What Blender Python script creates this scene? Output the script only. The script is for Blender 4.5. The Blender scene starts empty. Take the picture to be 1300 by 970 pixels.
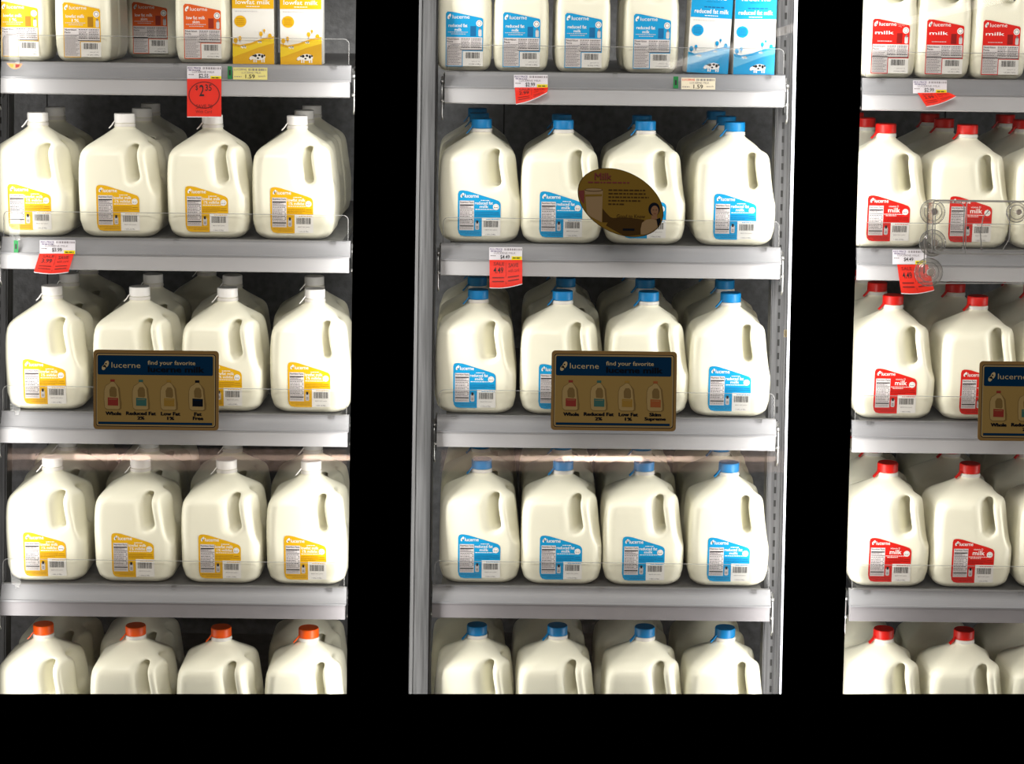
import bpy, bmesh, math, random
import numpy as np
from mathutils import Vector, Matrix, Euler

random.seed(7)
scene = bpy.context.scene
COL = scene.collection
PI = math.pi

# ------------------------------------------------------------------ camera
F = 2500.0                      # focal length in pixels of the 1300 x 970 frame
CAM = Vector((0.0, -3.60, 1.45))
PITCH, ROLL = math.radians(3.58), 0.0125
fw = Vector((0, math.cos(PITCH), -math.sin(PITCH)))
r0 = Vector((1, 0, 0))
u0 = r0.cross(fw)
RT = r0 * math.cos(ROLL) + u0 * math.sin(ROLL)
UP = -r0 * math.sin(ROLL) + u0 * math.cos(ROLL)
cd = bpy.data.cameras.new('camera')
cam = bpy.data.objects.new('camera', cd)
COL.objects.link(cam)
cd.sensor_width = 36.0
cd.lens = 36.0 * F / 1300.0
cd.clip_start = 0.05
cam.matrix_world = Matrix(((RT.x, UP.x, -fw.x, CAM.x), (RT.y, UP.y, -fw.y, CAM.y), (RT.z, UP.z, -fw.z, CAM.z), (0, 0, 0, 1)))
scene.camera = cam


def at(px, py, Y):
    """the point of the vertical plane y = Y that stands where the photograph has (px, py)"""
    d = fw + RT * ((px - 650) / F) - UP * ((py - 485) / F)
    return CAM + d * ((Y - CAM.y) / d.y)


# ------------------------------------------------------------------ materials
def lin(c):
    c /= 255.0
    return c / 12.92 if c <= 0.04045 else ((c + 0.055) / 1.055) ** 2.4


MATS = {}


def mat(name, rgb, rough=0.5, spec=0.3, metal=0.0, noise=0.0, nscale=30.0, stretch=(1, 1, 1), bump=0.0, srgb=True, sss=0.0):
    if name in MATS:
        return MATS[name]
    m = bpy.data.materials.new(name)
    m.use_nodes = True
    nt = m.node_tree
    b = nt.nodes['Principled BSDF']
    c = tuple(lin(v) for v in rgb) if srgb else tuple(rgb)
    b.inputs['Base Color'].default_value = (*c, 1)
    b.inputs['Roughness'].default_value = rough
    b.inputs['Specular IOR Level'].default_value = spec
    b.inputs['Metallic'].default_value = metal
    if sss:
        b.inputs['Subsurface Weight'].default_value = sss
        b.inputs['Subsurface Radius'].default_value = (1.0, 0.8, 0.4)
        b.inputs['Subsurface Scale'].default_value = 0.012
    if noise or bump:
        tc = nt.nodes.new('ShaderNodeTexCoord')
        mp = nt.nodes.new('ShaderNodeMapping')
        mp.inputs['Scale'].default_value = stretch
        nz = nt.nodes.new('ShaderNodeTexNoise')
        nz.inputs['Scale'].default_value = nscale
        nz.inputs['Detail'].default_value = 5
        nt.links.new(tc.outputs['Object'], mp.inputs['Vector'])
        nt.links.new(mp.outputs['Vector'], nz.inputs['Vector'])
        if noise:
            rp = nt.nodes.new('ShaderNodeValToRGB')
            rp.color_ramp.elements[0].position = 0.3
            rp.color_ramp.elements[1].position = 0.7
            rp.color_ramp.elements[0].color = (*(v * (1 - noise) for v in c), 1)
            rp.color_ramp.elements[1].color = (*(min(1, v * (1 + noise)) for v in c), 1)
            nt.links.new(nz.outputs['Fac'], rp.inputs['Fac'])
            nt.links.new(rp.outputs['Color'], b.inputs['Base Color'])
        if bump:
            bp = nt.nodes.new('ShaderNodeBump')
            bp.inputs['Strength'].default_value = bump
            bp.inputs['Distance'].default_value = 0.004
            nt.links.new(nz.outputs['Fac'], bp.inputs['Height'])
            nt.links.new(bp.outputs['Normal'], b.inputs['Normal'])
    MATS[name] = m
    return m


def clear(name, tint, gloss, rough=0.03, white=0.0, wcol=(0.8, 0.8, 0.8)):
    """clear sheet: see-through, a little mirror, a little whitish scatter"""
    m = bpy.data.materials.new(name)
    m.use_nodes = True
    nt = m.node_tree
    for n in list(nt.nodes):
        nt.nodes.remove(n)
    out = nt.nodes.new('ShaderNodeOutputMaterial')
    tr = nt.nodes.new('ShaderNodeBsdfTransparent')
    tr.inputs['Color'].default_value = (*tint, 1)
    gl = nt.nodes.new('ShaderNodeBsdfGlossy')
    gl.inputs['Roughness'].default_value = rough
    fr = nt.nodes.new('ShaderNodeFresnel')
    fr.inputs['IOR'].default_value = 1.45
    ml = nt.nodes.new('ShaderNodeMath')
    ml.operation = 'MULTIPLY'
    ml.inputs[1].default_value = gloss
    nt.links.new(fr.outputs['Fac'], ml.inputs[0])
    mx = nt.nodes.new('ShaderNodeMixShader')
    nt.links.new(ml.outputs[0], mx.inputs['Fac'])
    nt.links.new(tr.outputs[0], mx.inputs[1])
    nt.links.new(gl.outputs[0], mx.inputs[2])
    last = mx
    if white:
        df = nt.nodes.new('ShaderNodeBsdfDiffuse')
        df.inputs['Color'].default_value = (*wcol, 1)
        m2 = nt.nodes.new('ShaderNodeMixShader')
        m2.inputs['Fac'].default_value = white
        nt.links.new(mx.outputs[0], m2.inputs[1])
        nt.links.new(df.outputs[0], m2.inputs[2])
        last = m2
    nt.links.new(last.outputs[0], out.inputs['Surface'])
    MATS[name] = m
    return m


def glow(name, rgb, strength):
    m = bpy.data.materials.new(name)
    m.use_nodes = True
    nt = m.node_tree
    b = nt.nodes['Principled BSDF']
    b.inputs['Base Color'].default_value = (0.8, 0.8, 0.8, 1)
    b.inputs['Emission Color'].default_value = (*rgb, 1)
    b.inputs['Emission Strength'].default_value = strength
    MATS[name] = m
    return m


MILK = mat('milk_plastic', (0.88, 0.855, 0.70), 0.32, 0.45, srgb=False)
BLACK = mat('black_door_paint', (0.0, 0.0, 0.0), 1.0, 0.0, srgb=False)
RAIL = mat('grey_shelf_moulding', (0.20, 0.20, 0.21), 0.38, 0.4, noise=0.05, nscale=6, stretch=(1, 8, 8), srgb=False)
RAIL2 = mat('pale_shelf_channel', (0.36, 0.355, 0.365), 0.45, 0.3, noise=0.03, nscale=8, srgb=False)
RAIL3 = mat('shaded_shelf_channel', (0.20, 0.19, 0.20), 0.45, 0.3, noise=0.1, nscale=10, srgb=False)  # dimmer light low in the case put into the channel colour
DECK = mat('shelf_deck_metal', (0.16, 0.16, 0.16), 0.45, 0.4, 0.4, noise=0.2, nscale=40, srgb=False)
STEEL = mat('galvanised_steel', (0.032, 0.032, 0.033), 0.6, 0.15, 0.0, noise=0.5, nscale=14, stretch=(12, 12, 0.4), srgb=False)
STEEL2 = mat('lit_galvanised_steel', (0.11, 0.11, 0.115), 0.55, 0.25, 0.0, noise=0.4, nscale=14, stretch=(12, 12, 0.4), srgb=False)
DSTEEL = mat('dark_bracket_steel', (0.10, 0.10, 0.10), 0.4, 0.5, 0.5, noise=0.4, nscale=30, srgb=False)
BSTEEL = mat('bright_bracket_steel', (0.5, 0.5, 0.5), 0.3, 0.5, 0.8, noise=0.3, nscale=60, srgb=False)
BACK = mat('embossed_dark_panel', (0.17, 0.175, 0.185), 0.5, 0.5, 0.0, noise=0.25, nscale=60, bump=0.7, srgb=False)
DARK = mat('dark_cooler_liner', (0.03, 0.03, 0.03), 0.7, 0.2, noise=0.2, nscale=20, srgb=False)
GLASS = clear('door_glass', (0.97, 0.97, 0.965), 0.8, 0.018)
GUARD = clear('clear_plastic', (0.985, 0.985, 0.98), 0.8, 0.05, 0.010)
GEDGE = clear('clear_plastic_edge', (0.62, 0.62, 0.60), 1.5, 0.1, 0.22)
SUCK = clear('clear_suction_rubber', (0.9, 0.89, 0.86), 2.0, 0.12, 0.10)
TUBE = glow('lamp_tube_white', (0.92, 0.93, 1.0), 4.0)
WHITE = mat('white_print', (238, 236, 232), 0.5)
PANELW = mat('label_panel_white', (214, 208, 208), 0.5)
INK = mat('black_ink', (28, 24, 26), 0.6)
GREYINK = mat('grey_ink', (120, 112, 116), 0.6)
PALEINK = mat('pale_print', (200, 196, 196), 0.6)
YEL = mat('yellow_label', (222, 170, 6), 0.5)
YELD = mat('yellow_label_shade', (160, 112, 8), 0.5)
BLU = mat('blue_label', (0, 148, 204), 0.5)
BLUD = mat('blue_label_shade', (6, 96, 150), 0.5)
RED = mat('red_label', (208, 26, 16), 0.5)
REDD = mat('red_label_shade', (130, 14, 10), 0.5)
ORG = mat('orange_label', (216, 88, 20), 0.5)
ORGD = mat('orange_label_shade', (140, 36, 14), 0.5)
CAPB = mat('blue_cap', (2, 122, 186), 0.4, 0.4)
CAPR = mat('red_cap', (206, 26, 18), 0.4, 0.4)
CAPO = mat('orange_cap', (230, 84, 6), 0.4, 0.4)
CAPW = mat('white_cap', (240, 238, 236), 0.4, 0.4)
CARTW = mat('carton_board_white', (226, 224, 218), 0.5)
TAGW = mat('tag_white', (214, 210, 216), 0.5)
TAGR = mat('tag_red', (214, 34, 12), 0.5)
TAGRD = mat('tag_red_ink', (112, 12, 6), 0.5)
TAGY = mat('tag_yellow', (222, 206, 10), 0.5)
TAGC = mat('tag_cream', (214, 204, 180), 0.5)
TAGYC = mat('tag_pale_yellow', (206, 196, 120), 0.5)
TAGP = mat('tag_purple_ink', (92, 80, 120), 0.5)
GREEN = mat('green_tab', (6, 108, 50), 0.5)
STICK = mat('torn_sticker', (176, 120, 84), 0.6)
# prints on the boards stuck to the outside of the glass
SB = mat('board_tan', (0.1800, 0.1175, 0.0375), 0.5, 0.03, srgb=False)
SBR = mat('board_rim_brown', (0.1500, 0.0900, 0.0325), 0.5, 0.03, srgb=False)
SN = mat('board_navy', (0.0, 0.014, 0.040), 0.5, 0.03, srgb=False)
SK = mat('board_black', (0.0020, 0.0030, 0.0060), 0.5, 0.03, srgb=False)
SL = mat('board_light_print', (0.2750, 0.2100, 0.1100), 0.5, 0.2, srgb=False)
SD = mat('board_jug_shade', (0.1000, 0.0600, 0.0140), 0.5, 0.2, srgb=False)
SJ = mat('board_jug_light', (0.2100, 0.1450, 0.0550), 0.5, 0.2, srgb=False)
SR = mat('board_red', (0.1400, 0.0100, 0.0050), 0.5, 0.2, srgb=False)
ST = mat('board_teal', (0.0150, 0.0650, 0.0550), 0.5, 0.2, srgb=False)
SO = mat('board_ochre', (0.1700, 0.0950, 0.0100), 0.5, 0.2, srgb=False)
SG = mat('board_orange', (0.1800, 0.0450, 0.0075), 0.5, 0.2, srgb=False)
OB = mat('oval_olive_brown', (0.1100, 0.0650, 0.0090), 0.45, 0.03, srgb=False)
OD = mat('oval_dark_brown', (0.0300, 0.0150, 0.0030), 0.5, 0.03, srgb=False)
OM = mat('oval_maroon', (0.0800, 0.0060, 0.0030), 0.5, 0.2, srgb=False)
OG = mat('oval_glass_tan', (0.1500, 0.0950, 0.0425), 0.5, 0.2, srgb=False)
OS = mat('oval_skin', (0.1300, 0.0600, 0.0250), 0.5, 0.2, srgb=False)


# ------------------------------------------------------------------ object helpers
def link(name, me, parent=None, loc=None):
    o = bpy.data.objects.new(name, me)
    COL.objects.link(o)
    if parent is not None:
        o.parent = parent
    if loc is not None:
        o.location = loc
    return o


def tag(o, label=None, cat=None, group=None, kind=None):
    if label:
        o['label'] = label
    if cat:
        o['category'] = cat
    if group:
        o['group'] = group
    if kind:
        o['kind'] = kind
    return o


class MB:
    """collects faces with materials; builds ONE mesh"""

    def __init__(self):
        self.v, self.f, self.mi, self.mats, self.sm = [], [], [], [], []

    def m(self, mt):
        if mt not in self.mats:
            self.mats.append(mt)
        return self.mats.index(mt)

    def face(self, pts, mt, smooth=False):
        n = len(self.v)
        self.v += [tuple(p) for p in pts]
        self.f.append(tuple(range(n, n + len(pts))))
        self.mi.append(self.m(mt))
        self.sm.append(smooth)

    def mesh(self, vs, fs, mt, smooth=False):
        n = len(self.v)
        self.v += [tuple(p) for p in vs]
        k = self.m(mt)
        for f in fs:
            self.f.append(tuple(n + i for i in f))
            self.mi.append(k)
            self.sm.append(smooth)

    def box(self, a, b, mt):
        x0, y0, z0 = a
        x1, y1, z1 = b
        vs = [(x0, y0, z0), (x1, y0, z0), (x1, y1, z0), (x0, y1, z0), (x0, y0, z1), (x1, y0, z1), (x1, y1, z1), (x0, y1, z1)]
        self.mesh(vs, [(3, 2, 1, 0), (4, 5, 6, 7), (0, 1, 5, 4), (1, 2, 6, 5), (2, 3, 7, 6), (3, 0, 4, 7)], mt)

    def prism(self, poly, d, mt):
        """poly: 3D points; extruded by vector d"""
        n = len(poly)
        d = Vector(d)
        vs = [tuple(p) for p in poly] + [tuple(Vector(p) + d) for p in poly]
        fs = [tuple(range(n - 1, -1, -1)), tuple(range(n, 2 * n))]
        fs += [(i, (i + 1) % n, n + (i + 1) % n, n + i) for i in range(n)]
        self.mesh(vs, fs, mt)

    def lathe(self, prof, mt, seg=32, c=(0, 0), smooth=True, ridges=0.0):
        vs, fs = [], []
        for r, z in prof:
            for i in range(seg):
                a = 2 * PI * i / seg
                rr = r * (1 + (ridges if i % 2 else 0))
                vs.append((c[0] + rr * math.cos(a), c[1] + rr * math.sin(a), z))
        for k in range(len(prof) - 1):
            for i in range(seg):
                j = (i + 1) % seg
                fs.append((k * seg + i, k * seg + j, (k + 1) * seg + j, (k + 1) * seg + i))
        self.mesh(vs, fs, mt, smooth)
        n = len(prof) - 1
        self.mesh([vs[n * seg + i] for i in range(seg)], [tuple(range(seg))], mt)
        self.mesh([vs[i] for i in range(seg)][::-1], [tuple(range(seg))], mt)

    def tube(self, pts, r, mt, seg=10):
        pts = [Vector(p) for p in pts]
        vs, fs = [], []
        for i, p in enumerate(pts):
            t = (pts[min(i + 1, len(pts) - 1)] - pts[max(i - 1, 0)]).normalized()
            a = t.cross(Vector((0.31, 0.2, 0.93)))
            if a.length < 0.05:
                a = t.cross(Vector((1, 0, 0)))
            a.normalize()
            b = t.cross(a)
            for k in range(seg):
                w = 2 * PI * k / seg
                vs.append(p + (a * math.cos(w) + b * math.sin(w)) * r)
        for i in range(len(pts) - 1):
            for k in range(seg):
                j = (k + 1) % seg
                fs.append((i * seg + k, i * seg + j, (i + 1) * seg + j, (i + 1) * seg + k))
        fs.append(tuple(range(seg))[::-1])
        fs.append(tuple((len(pts) - 1) * seg + k for k in range(seg)))
        self.mesh(vs, fs, mt, True)

    def data(self, name):
        me = bpy.data.meshes.new(name)
        me.from_pydata(self.v, [], self.f)
        for m_ in self.mats:
            me.materials.append(m_)
        me.polygons.foreach_set('material_index', self.mi)
        me.polygons.foreach_set('use_smooth', self.sm)
        me.update()
        return me

    def build(self, name, parent=None, loc=None):
        return link(name, self.data(name), parent, loc)


# ------------------------------------------------------------------ flat prints (u right, v up, on a face that looks to -y)
_txt = {}


def glyphs(s, bold=False):
    k = (s, bold)
    if k not in _txt:
        cu = bpy.data.curves.new('lettering', 'FONT')
        cu.body = s
        cu.resolution_u = 2
        if bold:
            cu.offset = 0.010
        ob = bpy.data.objects.new('lettering', cu)
        COL.objects.link(ob)
        dg = bpy.context.evaluated_depsgraph_get()
        dg.update()
        me = bpy.data.meshes.new_from_object(ob.evaluated_get(dg))
        vs = [(v.co.x, v.co.y) for v in me.vertices]
        fs = [tuple(p.vertices) for p in me.polygons]
        bpy.data.objects.remove(ob)
        bpy.data.curves.remove(cu)
        bpy.data.meshes.remove(me)
        xs = [v[0] for v in vs]
        ys = [v[1] for v in vs]
        _txt[k] = (vs, fs, (min(xs), max(xs), min(ys), max(ys)))
    return _txt[k]


class Print(MB):
    """layered flat artwork; coordinates (u, v) scaled by s, laid on y = y0 - layer * eps"""

    def __init__(self, s=1.0, y0=0.0, eps=0.00025, flip=False, o=(0, 0)):
        super().__init__()
        self.s, self.y0, self.eps, self.flip, self.o = s, y0, eps, flip, o

    def p(self, u, v, l):
        v = -v if self.flip else v
        return ((u - self.o[0]) * self.s, self.y0 - l * self.eps, (v + (self.o[1] if self.flip else -self.o[1])) * self.s)

    def poly(self, pts, mt, l=1):
        P = [self.p(u, v, l) for u, v in pts]
        a = sum(P[i][0] * P[(i + 1) % len(P)][2] - P[(i + 1) % len(P)][0] * P[i][2] for i in range(len(P)))
        if a < 0:
            P = P[::-1]
        self.face(P, mt)

    def rect(self, u0, v0, u1, v1, mt, l=1):
        self.poly([(u0, v0), (u1, v0), (u1, v1), (u0, v1)], mt, l)

    def rrect(self, u0, v0, u1, v1, r, mt, l=1):
        self.poly(rr(u0, v0, u1, v1, r), mt, l)

    def disc(self, u, v, ru, rv, mt, l=1, n=20, rot=0):
        c, s_ = math.cos(rot), math.sin(rot)
        self.poly([(u + ru * math.cos(2 * PI * i / n) * c - rv * math.sin(2 * PI * i / n) * s_,
                    v + ru * math.cos(2 * PI * i / n) * s_ + rv * math.sin(2 * PI * i / n) * c) for i in range(n)], mt, l)

    def ring(self, u, v, ru, rv, w, mt, l=1, n=28):
        for i in range(n):
            a, b = 2 * PI * i / n, 2 * PI * (i + 1) / n
            self.poly([(u + ru * math.cos(a), v + rv * math.sin(a)), (u + ru * math.cos(b), v + rv * math.sin(b)),
                       (u + (ru - w) * math.cos(b), v + (rv - w) * math.sin(b)), (u + (ru - w) * math.cos(a), v + (rv - w) * math.sin(a))], mt, l)

    def text(self, s, u0, v0, u1, v1, mt, l=2, bold=False):
        """fitted into the box u0..u1, v0..v1 (v0 = baseline side)"""
        vs, fs, (a, b, c, d) = glyphs(s, bold)
        P = [self.p(u0 + (x - a) / (b - a) * (u1 - u0), v0 + (y - c) / (d - c) * (v1 - v0), l) for x, y in vs]
        self.mesh(P, fs, mt)

    def micro(self, u0, v0, u1, h, mt, l=2, seed=0):
        """a line of print too small to read: word-long dashes"""
        rnd = random.Random(seed)
        u = u0
        while u < u1:
            w = min(rnd.uniform(1.2, 3.6) * abs(h), u1 - u)
            self.rect(u, v0, u + w, v0 + h, mt, l)
            u += w + 0.7 * abs(h)

    def bars(self, u0, v0, u1, v1, mt, l=2, n=15, seed=3):
        rnd = random.Random(seed)
        w = [rnd.choice((1, 1, 1.6, 2.2)) for _ in range(2 * n - 1)]
        t = sum(w)
        u = u0
        for i, q in enumerate(w):
            q = q / t * (u1 - u0)
            if i % 2 == 0:
                self.rect(u, v0, u + q, v1, mt, l)
            u += q


def rr(u0, v0, u1, v1, r, n=5):
    out = []
    for cu, cv, a0 in ((u1 - r, v1 - r, 0), (u0 + r, v1 - r, 90), (u0 + r, v0 + r, 180), (u1 - r, v0 + r, 270)):
        for i in range(n + 1):
            a = math.radians(a0 + 90 * i / n)
            out.append((cu + r * math.cos(a), cv + r * math.sin(a)))
    return out


# ------------------------------------------------------------------ blow-moulded jugs from an implicit body
def surface_nets(D, org, h):
    nx, ny, nz = D.shape
    ins = D < 0
    c = [D[i:nx - 1 + i, j:ny - 1 + j, k:nz - 1 + k] for i in (0, 1) for j in (0, 1) for k in (0, 1)]
    off = [(i, j, k) for i in (0, 1) for j in (0, 1) for k in (0, 1)]
    S = sum((q < 0).astype(np.int8) for q in c)
    act = (S > 0) & (S < 8)
    idx = -np.ones(act.shape, np.int64)
    ijk = np.argwhere(act)
    idx[act] = np.arange(len(ijk))
    acc = np.zeros((len(ijk), 3))
    cnt = np.zeros(len(ijk))
    vals = np.stack([q[act] for q in c], 1)
    for a in range(8):
        for b in range(a + 1, 8):
            if sum(abs(off[a][t] - off[b][t]) for t in range(3)) != 1:
                continue
            va, vb = vals[:, a], vals[:, b]
            m = (va < 0) != (vb < 0)
            t = np.where(m, va / np.where(m, va - vb, 1), 0)
            pa, pb = np.array(off[a], float), np.array(off[b], float)
            p = pa + t[:, None] * (pb - pa)
            acc[m] += p[m]
            cnt[m] += 1
    V = (ijk + acc / cnt[:, None]) * h + np.array(org)
    Fc = []
    for ax in range(3):
        o1, o2 = (ax + 1) % 3, (ax + 2) % 3
        sl0 = [slice(1, -1)] * 3
        sl1 = [slice(1, -1)] * 3
        sl0[ax] = slice(0, D.shape[ax] - 1)
        sl1[ax] = slice(1, D.shape[ax])
        A, B = ins[tuple(sl0)], ins[tuple(sl1)]
        e = np.argwhere(A != B)
        flip = A[A != B]
        base = e.copy()
        for t in (o1, o2):
            base[:, t] += 1

        def g(d1, d2):
            q = base.copy()
            q[:, o1] += d1
            q[:, o2] += d2
            return idx[q[:, 0], q[:, 1], q[:, 2]]
        q = np.stack([g(-1, -1), g(0, -1), g(0, 0), g(-1, 0)], 1)
        q[~flip] = q[~flip][:, ::-1]
        Fc.append(q)
    return V, np.concatenate(Fc)


def tab(z, zs, vs):
    """smooth table lookup"""
    zz = np.linspace(zs[0], zs[-1], 400)
    v = np.interp(zz, zs, vs)
    k = np.ones(9) / 9
    v = np.convolve(np.pad(v, 4, mode='edge'), k, 'valid')
    return np.interp(z, zz, v)


def smax(a, b, k):
    h = np.clip(0.5 + 0.5 * (a - b) / k, 0, 1)
    return b + (a - b) * h + k * h * (1 - h)


def jug_body(name, T, top, slot, h=0.0022, cut=None):
    zs, xl, xr, yf, yb, rc = T
    m = max(max(xl), max(xr), max(yf), max(yb)) + 3 * h
    ax = np.arange(-m, m, h)
    az = np.arange(-3 * h, top + 3 * h, h)
    X, Y, Z = np.meshgrid(ax, ax, az, indexing='ij')
    L, R_, Ff, Bk, RC = (tab(az, zs, q)[None, None, :] for q in (xl, xr, yf, yb, rc))
    cx, cy, hx, hy = (R_ - L) / 2, (Bk - Ff) / 2, (R_ + L) / 2, (Ff + Bk) / 2
    qx, qy = np.abs(X - cx) - hx + RC, np.abs(Y - cy) - hy + RC
    d = np.hypot(np.maximum(qx, 0), np.maximum(qy, 0)) + np.minimum(np.maximum(qx, qy), 0) - RC
    d = smax(d, -Z, 0.014)
    d = np.maximum(d, Z - top)
    ang, sA, zA, sB, zB, r = slot
    n = (math.sin(ang), -math.cos(ang))
    s = X * n[0] + Y * n[1]
    if cut:
        d = smax(d, s - np.interp(az, cut[0], cut[1])[None, None, :], 0.0045)
    ds, dz = sB - sA, zB - zA
    t = np.clip(((s - sA) * ds + (Z - zA) * dz) / (ds * ds + dz * dz), 0, 1)
    cap = np.hypot(s - sA - t * ds, Z - zA - t * dz) - r
    d = smax(d, -cap, 0.016)
    V, Q = surface_nets(d, (-m, -m, -3 * h), h)
    me = bpy.data.meshes.new(name)
    me.from_pydata(V.tolist(), [], Q.tolist())
    me.polygons.foreach_set('use_smooth', [True] * len(me.polygons))
    me.materials.append(MILK)
    me.update()
    return me


zs = (0.000, 0.012, 0.030, 0.060, 0.074, 0.095, 0.120, 0.138, 0.150, 0.158, 0.165, 0.173, 0.181, 0.189, 0.1950, 0.206)
xl = (0.064, 0.0715, 0.0765, 0.077, 0.077, 0.077, 0.0765, 0.0752, 0.0732, 0.0695, 0.0628, 0.0510, 0.0390, 0.0275, 0.0185, 0.0168)
xr = (0.060, 0.0680, 0.0722, 0.0730, 0.0725, 0.0700, 0.0672, 0.0655, 0.0640, 0.0622, 0.0580, 0.0480, 0.0375, 0.0270, 0.0185, 0.0168)
yf = (0.070, 0.0745, 0.0755, 0.0755, 0.0755, 0.0755, 0.0748, 0.0737, 0.0720, 0.0685, 0.0620, 0.0505, 0.0390, 0.0275, 0.0185, 0.0168)
yb = yf
rc = (0.028, 0.026, 0.024, 0.023, 0.022, 0.021, 0.021, 0.021, 0.022, 0.023, 0.025, 0.027, 0.0280, 0.0265, 0.0184, 0.0167)
ANG = math.radians(62)
JUG_ME = jug_body('body', (zs, xl, xr, yf, yb, rc), 0.206, (ANG, 0.0545, 0.112, 0.0462, 0.160, 0.0085),
                  cut=((0.0, 0.062, 0.074, 0.086, 0.100, 0.130, 0.165, 0.21), (0.125, 0.106, 0.095, 0.0862, 0.0812, 0.0755, 0.0700, 0.0700)))

hz = (0.000, 0.010, 0.028, 0.060, 0.100, 0.122, 0.130, 0.175, 0.205, 0.215, 0.224, 0.232, 0.240)
hw = (0.044, 0.0475, 0.0500, 0.0505, 0.0500, 0.0495, 0.0480, 0.0475, 0.0465, 0.0430, 0.0330, 0.0220, 0.0185)
hr = (0.018, 0.018, 0.018, 0.017, 0.017, 0.017, 0.017, 0.017, 0.018, 0.020, 0.0210, 0.0200, 0.0180)
HALF_ME = jug_body('body', (hz, hw, hw, hw, hw, hr), 0.240, (ANG, 0.0300, 0.147, 0.0280, 0.196, 0.0105))


def cap_mesh(mt, zb=0.2045, r=0.0188, hgt=0.017):
    b = MB()
    b.lathe([(r * 0.985, zb), (r * 1.02, zb + 0.001), (r, zb + 0.003), (r, zb + hgt - 0.002), (r * 0.95, zb + hgt), (r * 0.9, zb + hgt - 0.0006)], mt, 40, ridges=0.012)
    return b.data('cap')


def ring_mesh(zb=0.1975, r=0.0186):
    b = MB()
    b.lathe([(r * 1.03, zb), (r * 1.08, zb + 0.0016), (r * 1.0, zb + 0.0026), (r * 1.06, zb + 0.0042), (r, zb + 0.006)], RINGM, 36, ridges=0.015)
    return b.data('neck_ring')


RINGM = mat('neck_ring_plastic', (226, 222, 216), 0.4, 0.4)


def tab_mesh(mt):
    """pull tab: bent strip hanging off the left of the cap"""
    b = MB()
    path = [(-0.0172, -0.006, 0.2085), (-0.0200, -0.0062, 0.2050), (-0.0235, -0.0066, 0.2000), (-0.0282, -0.0068, 0.1952)]
    w, t = 0.0050, 0.0018
    for i in range(len(path) - 1):
        (x0, y0, z0), (x1, y1, z1) = path[i], path[i + 1]
        d = Vector((x1 - x0, 0, z1 - z0)).normalized()
        n = Vector((-d.z, 0, d.x)) * t
        P = [Vector((x0, y0 - w, z0)), Vector((x0, y0 + w, z0)), Vector((x1, y1 + w, z1)), Vector((x1, y1 - w, z1))]
        b.prism(P, n, mt)
    return b.data('pull_tab')


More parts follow.
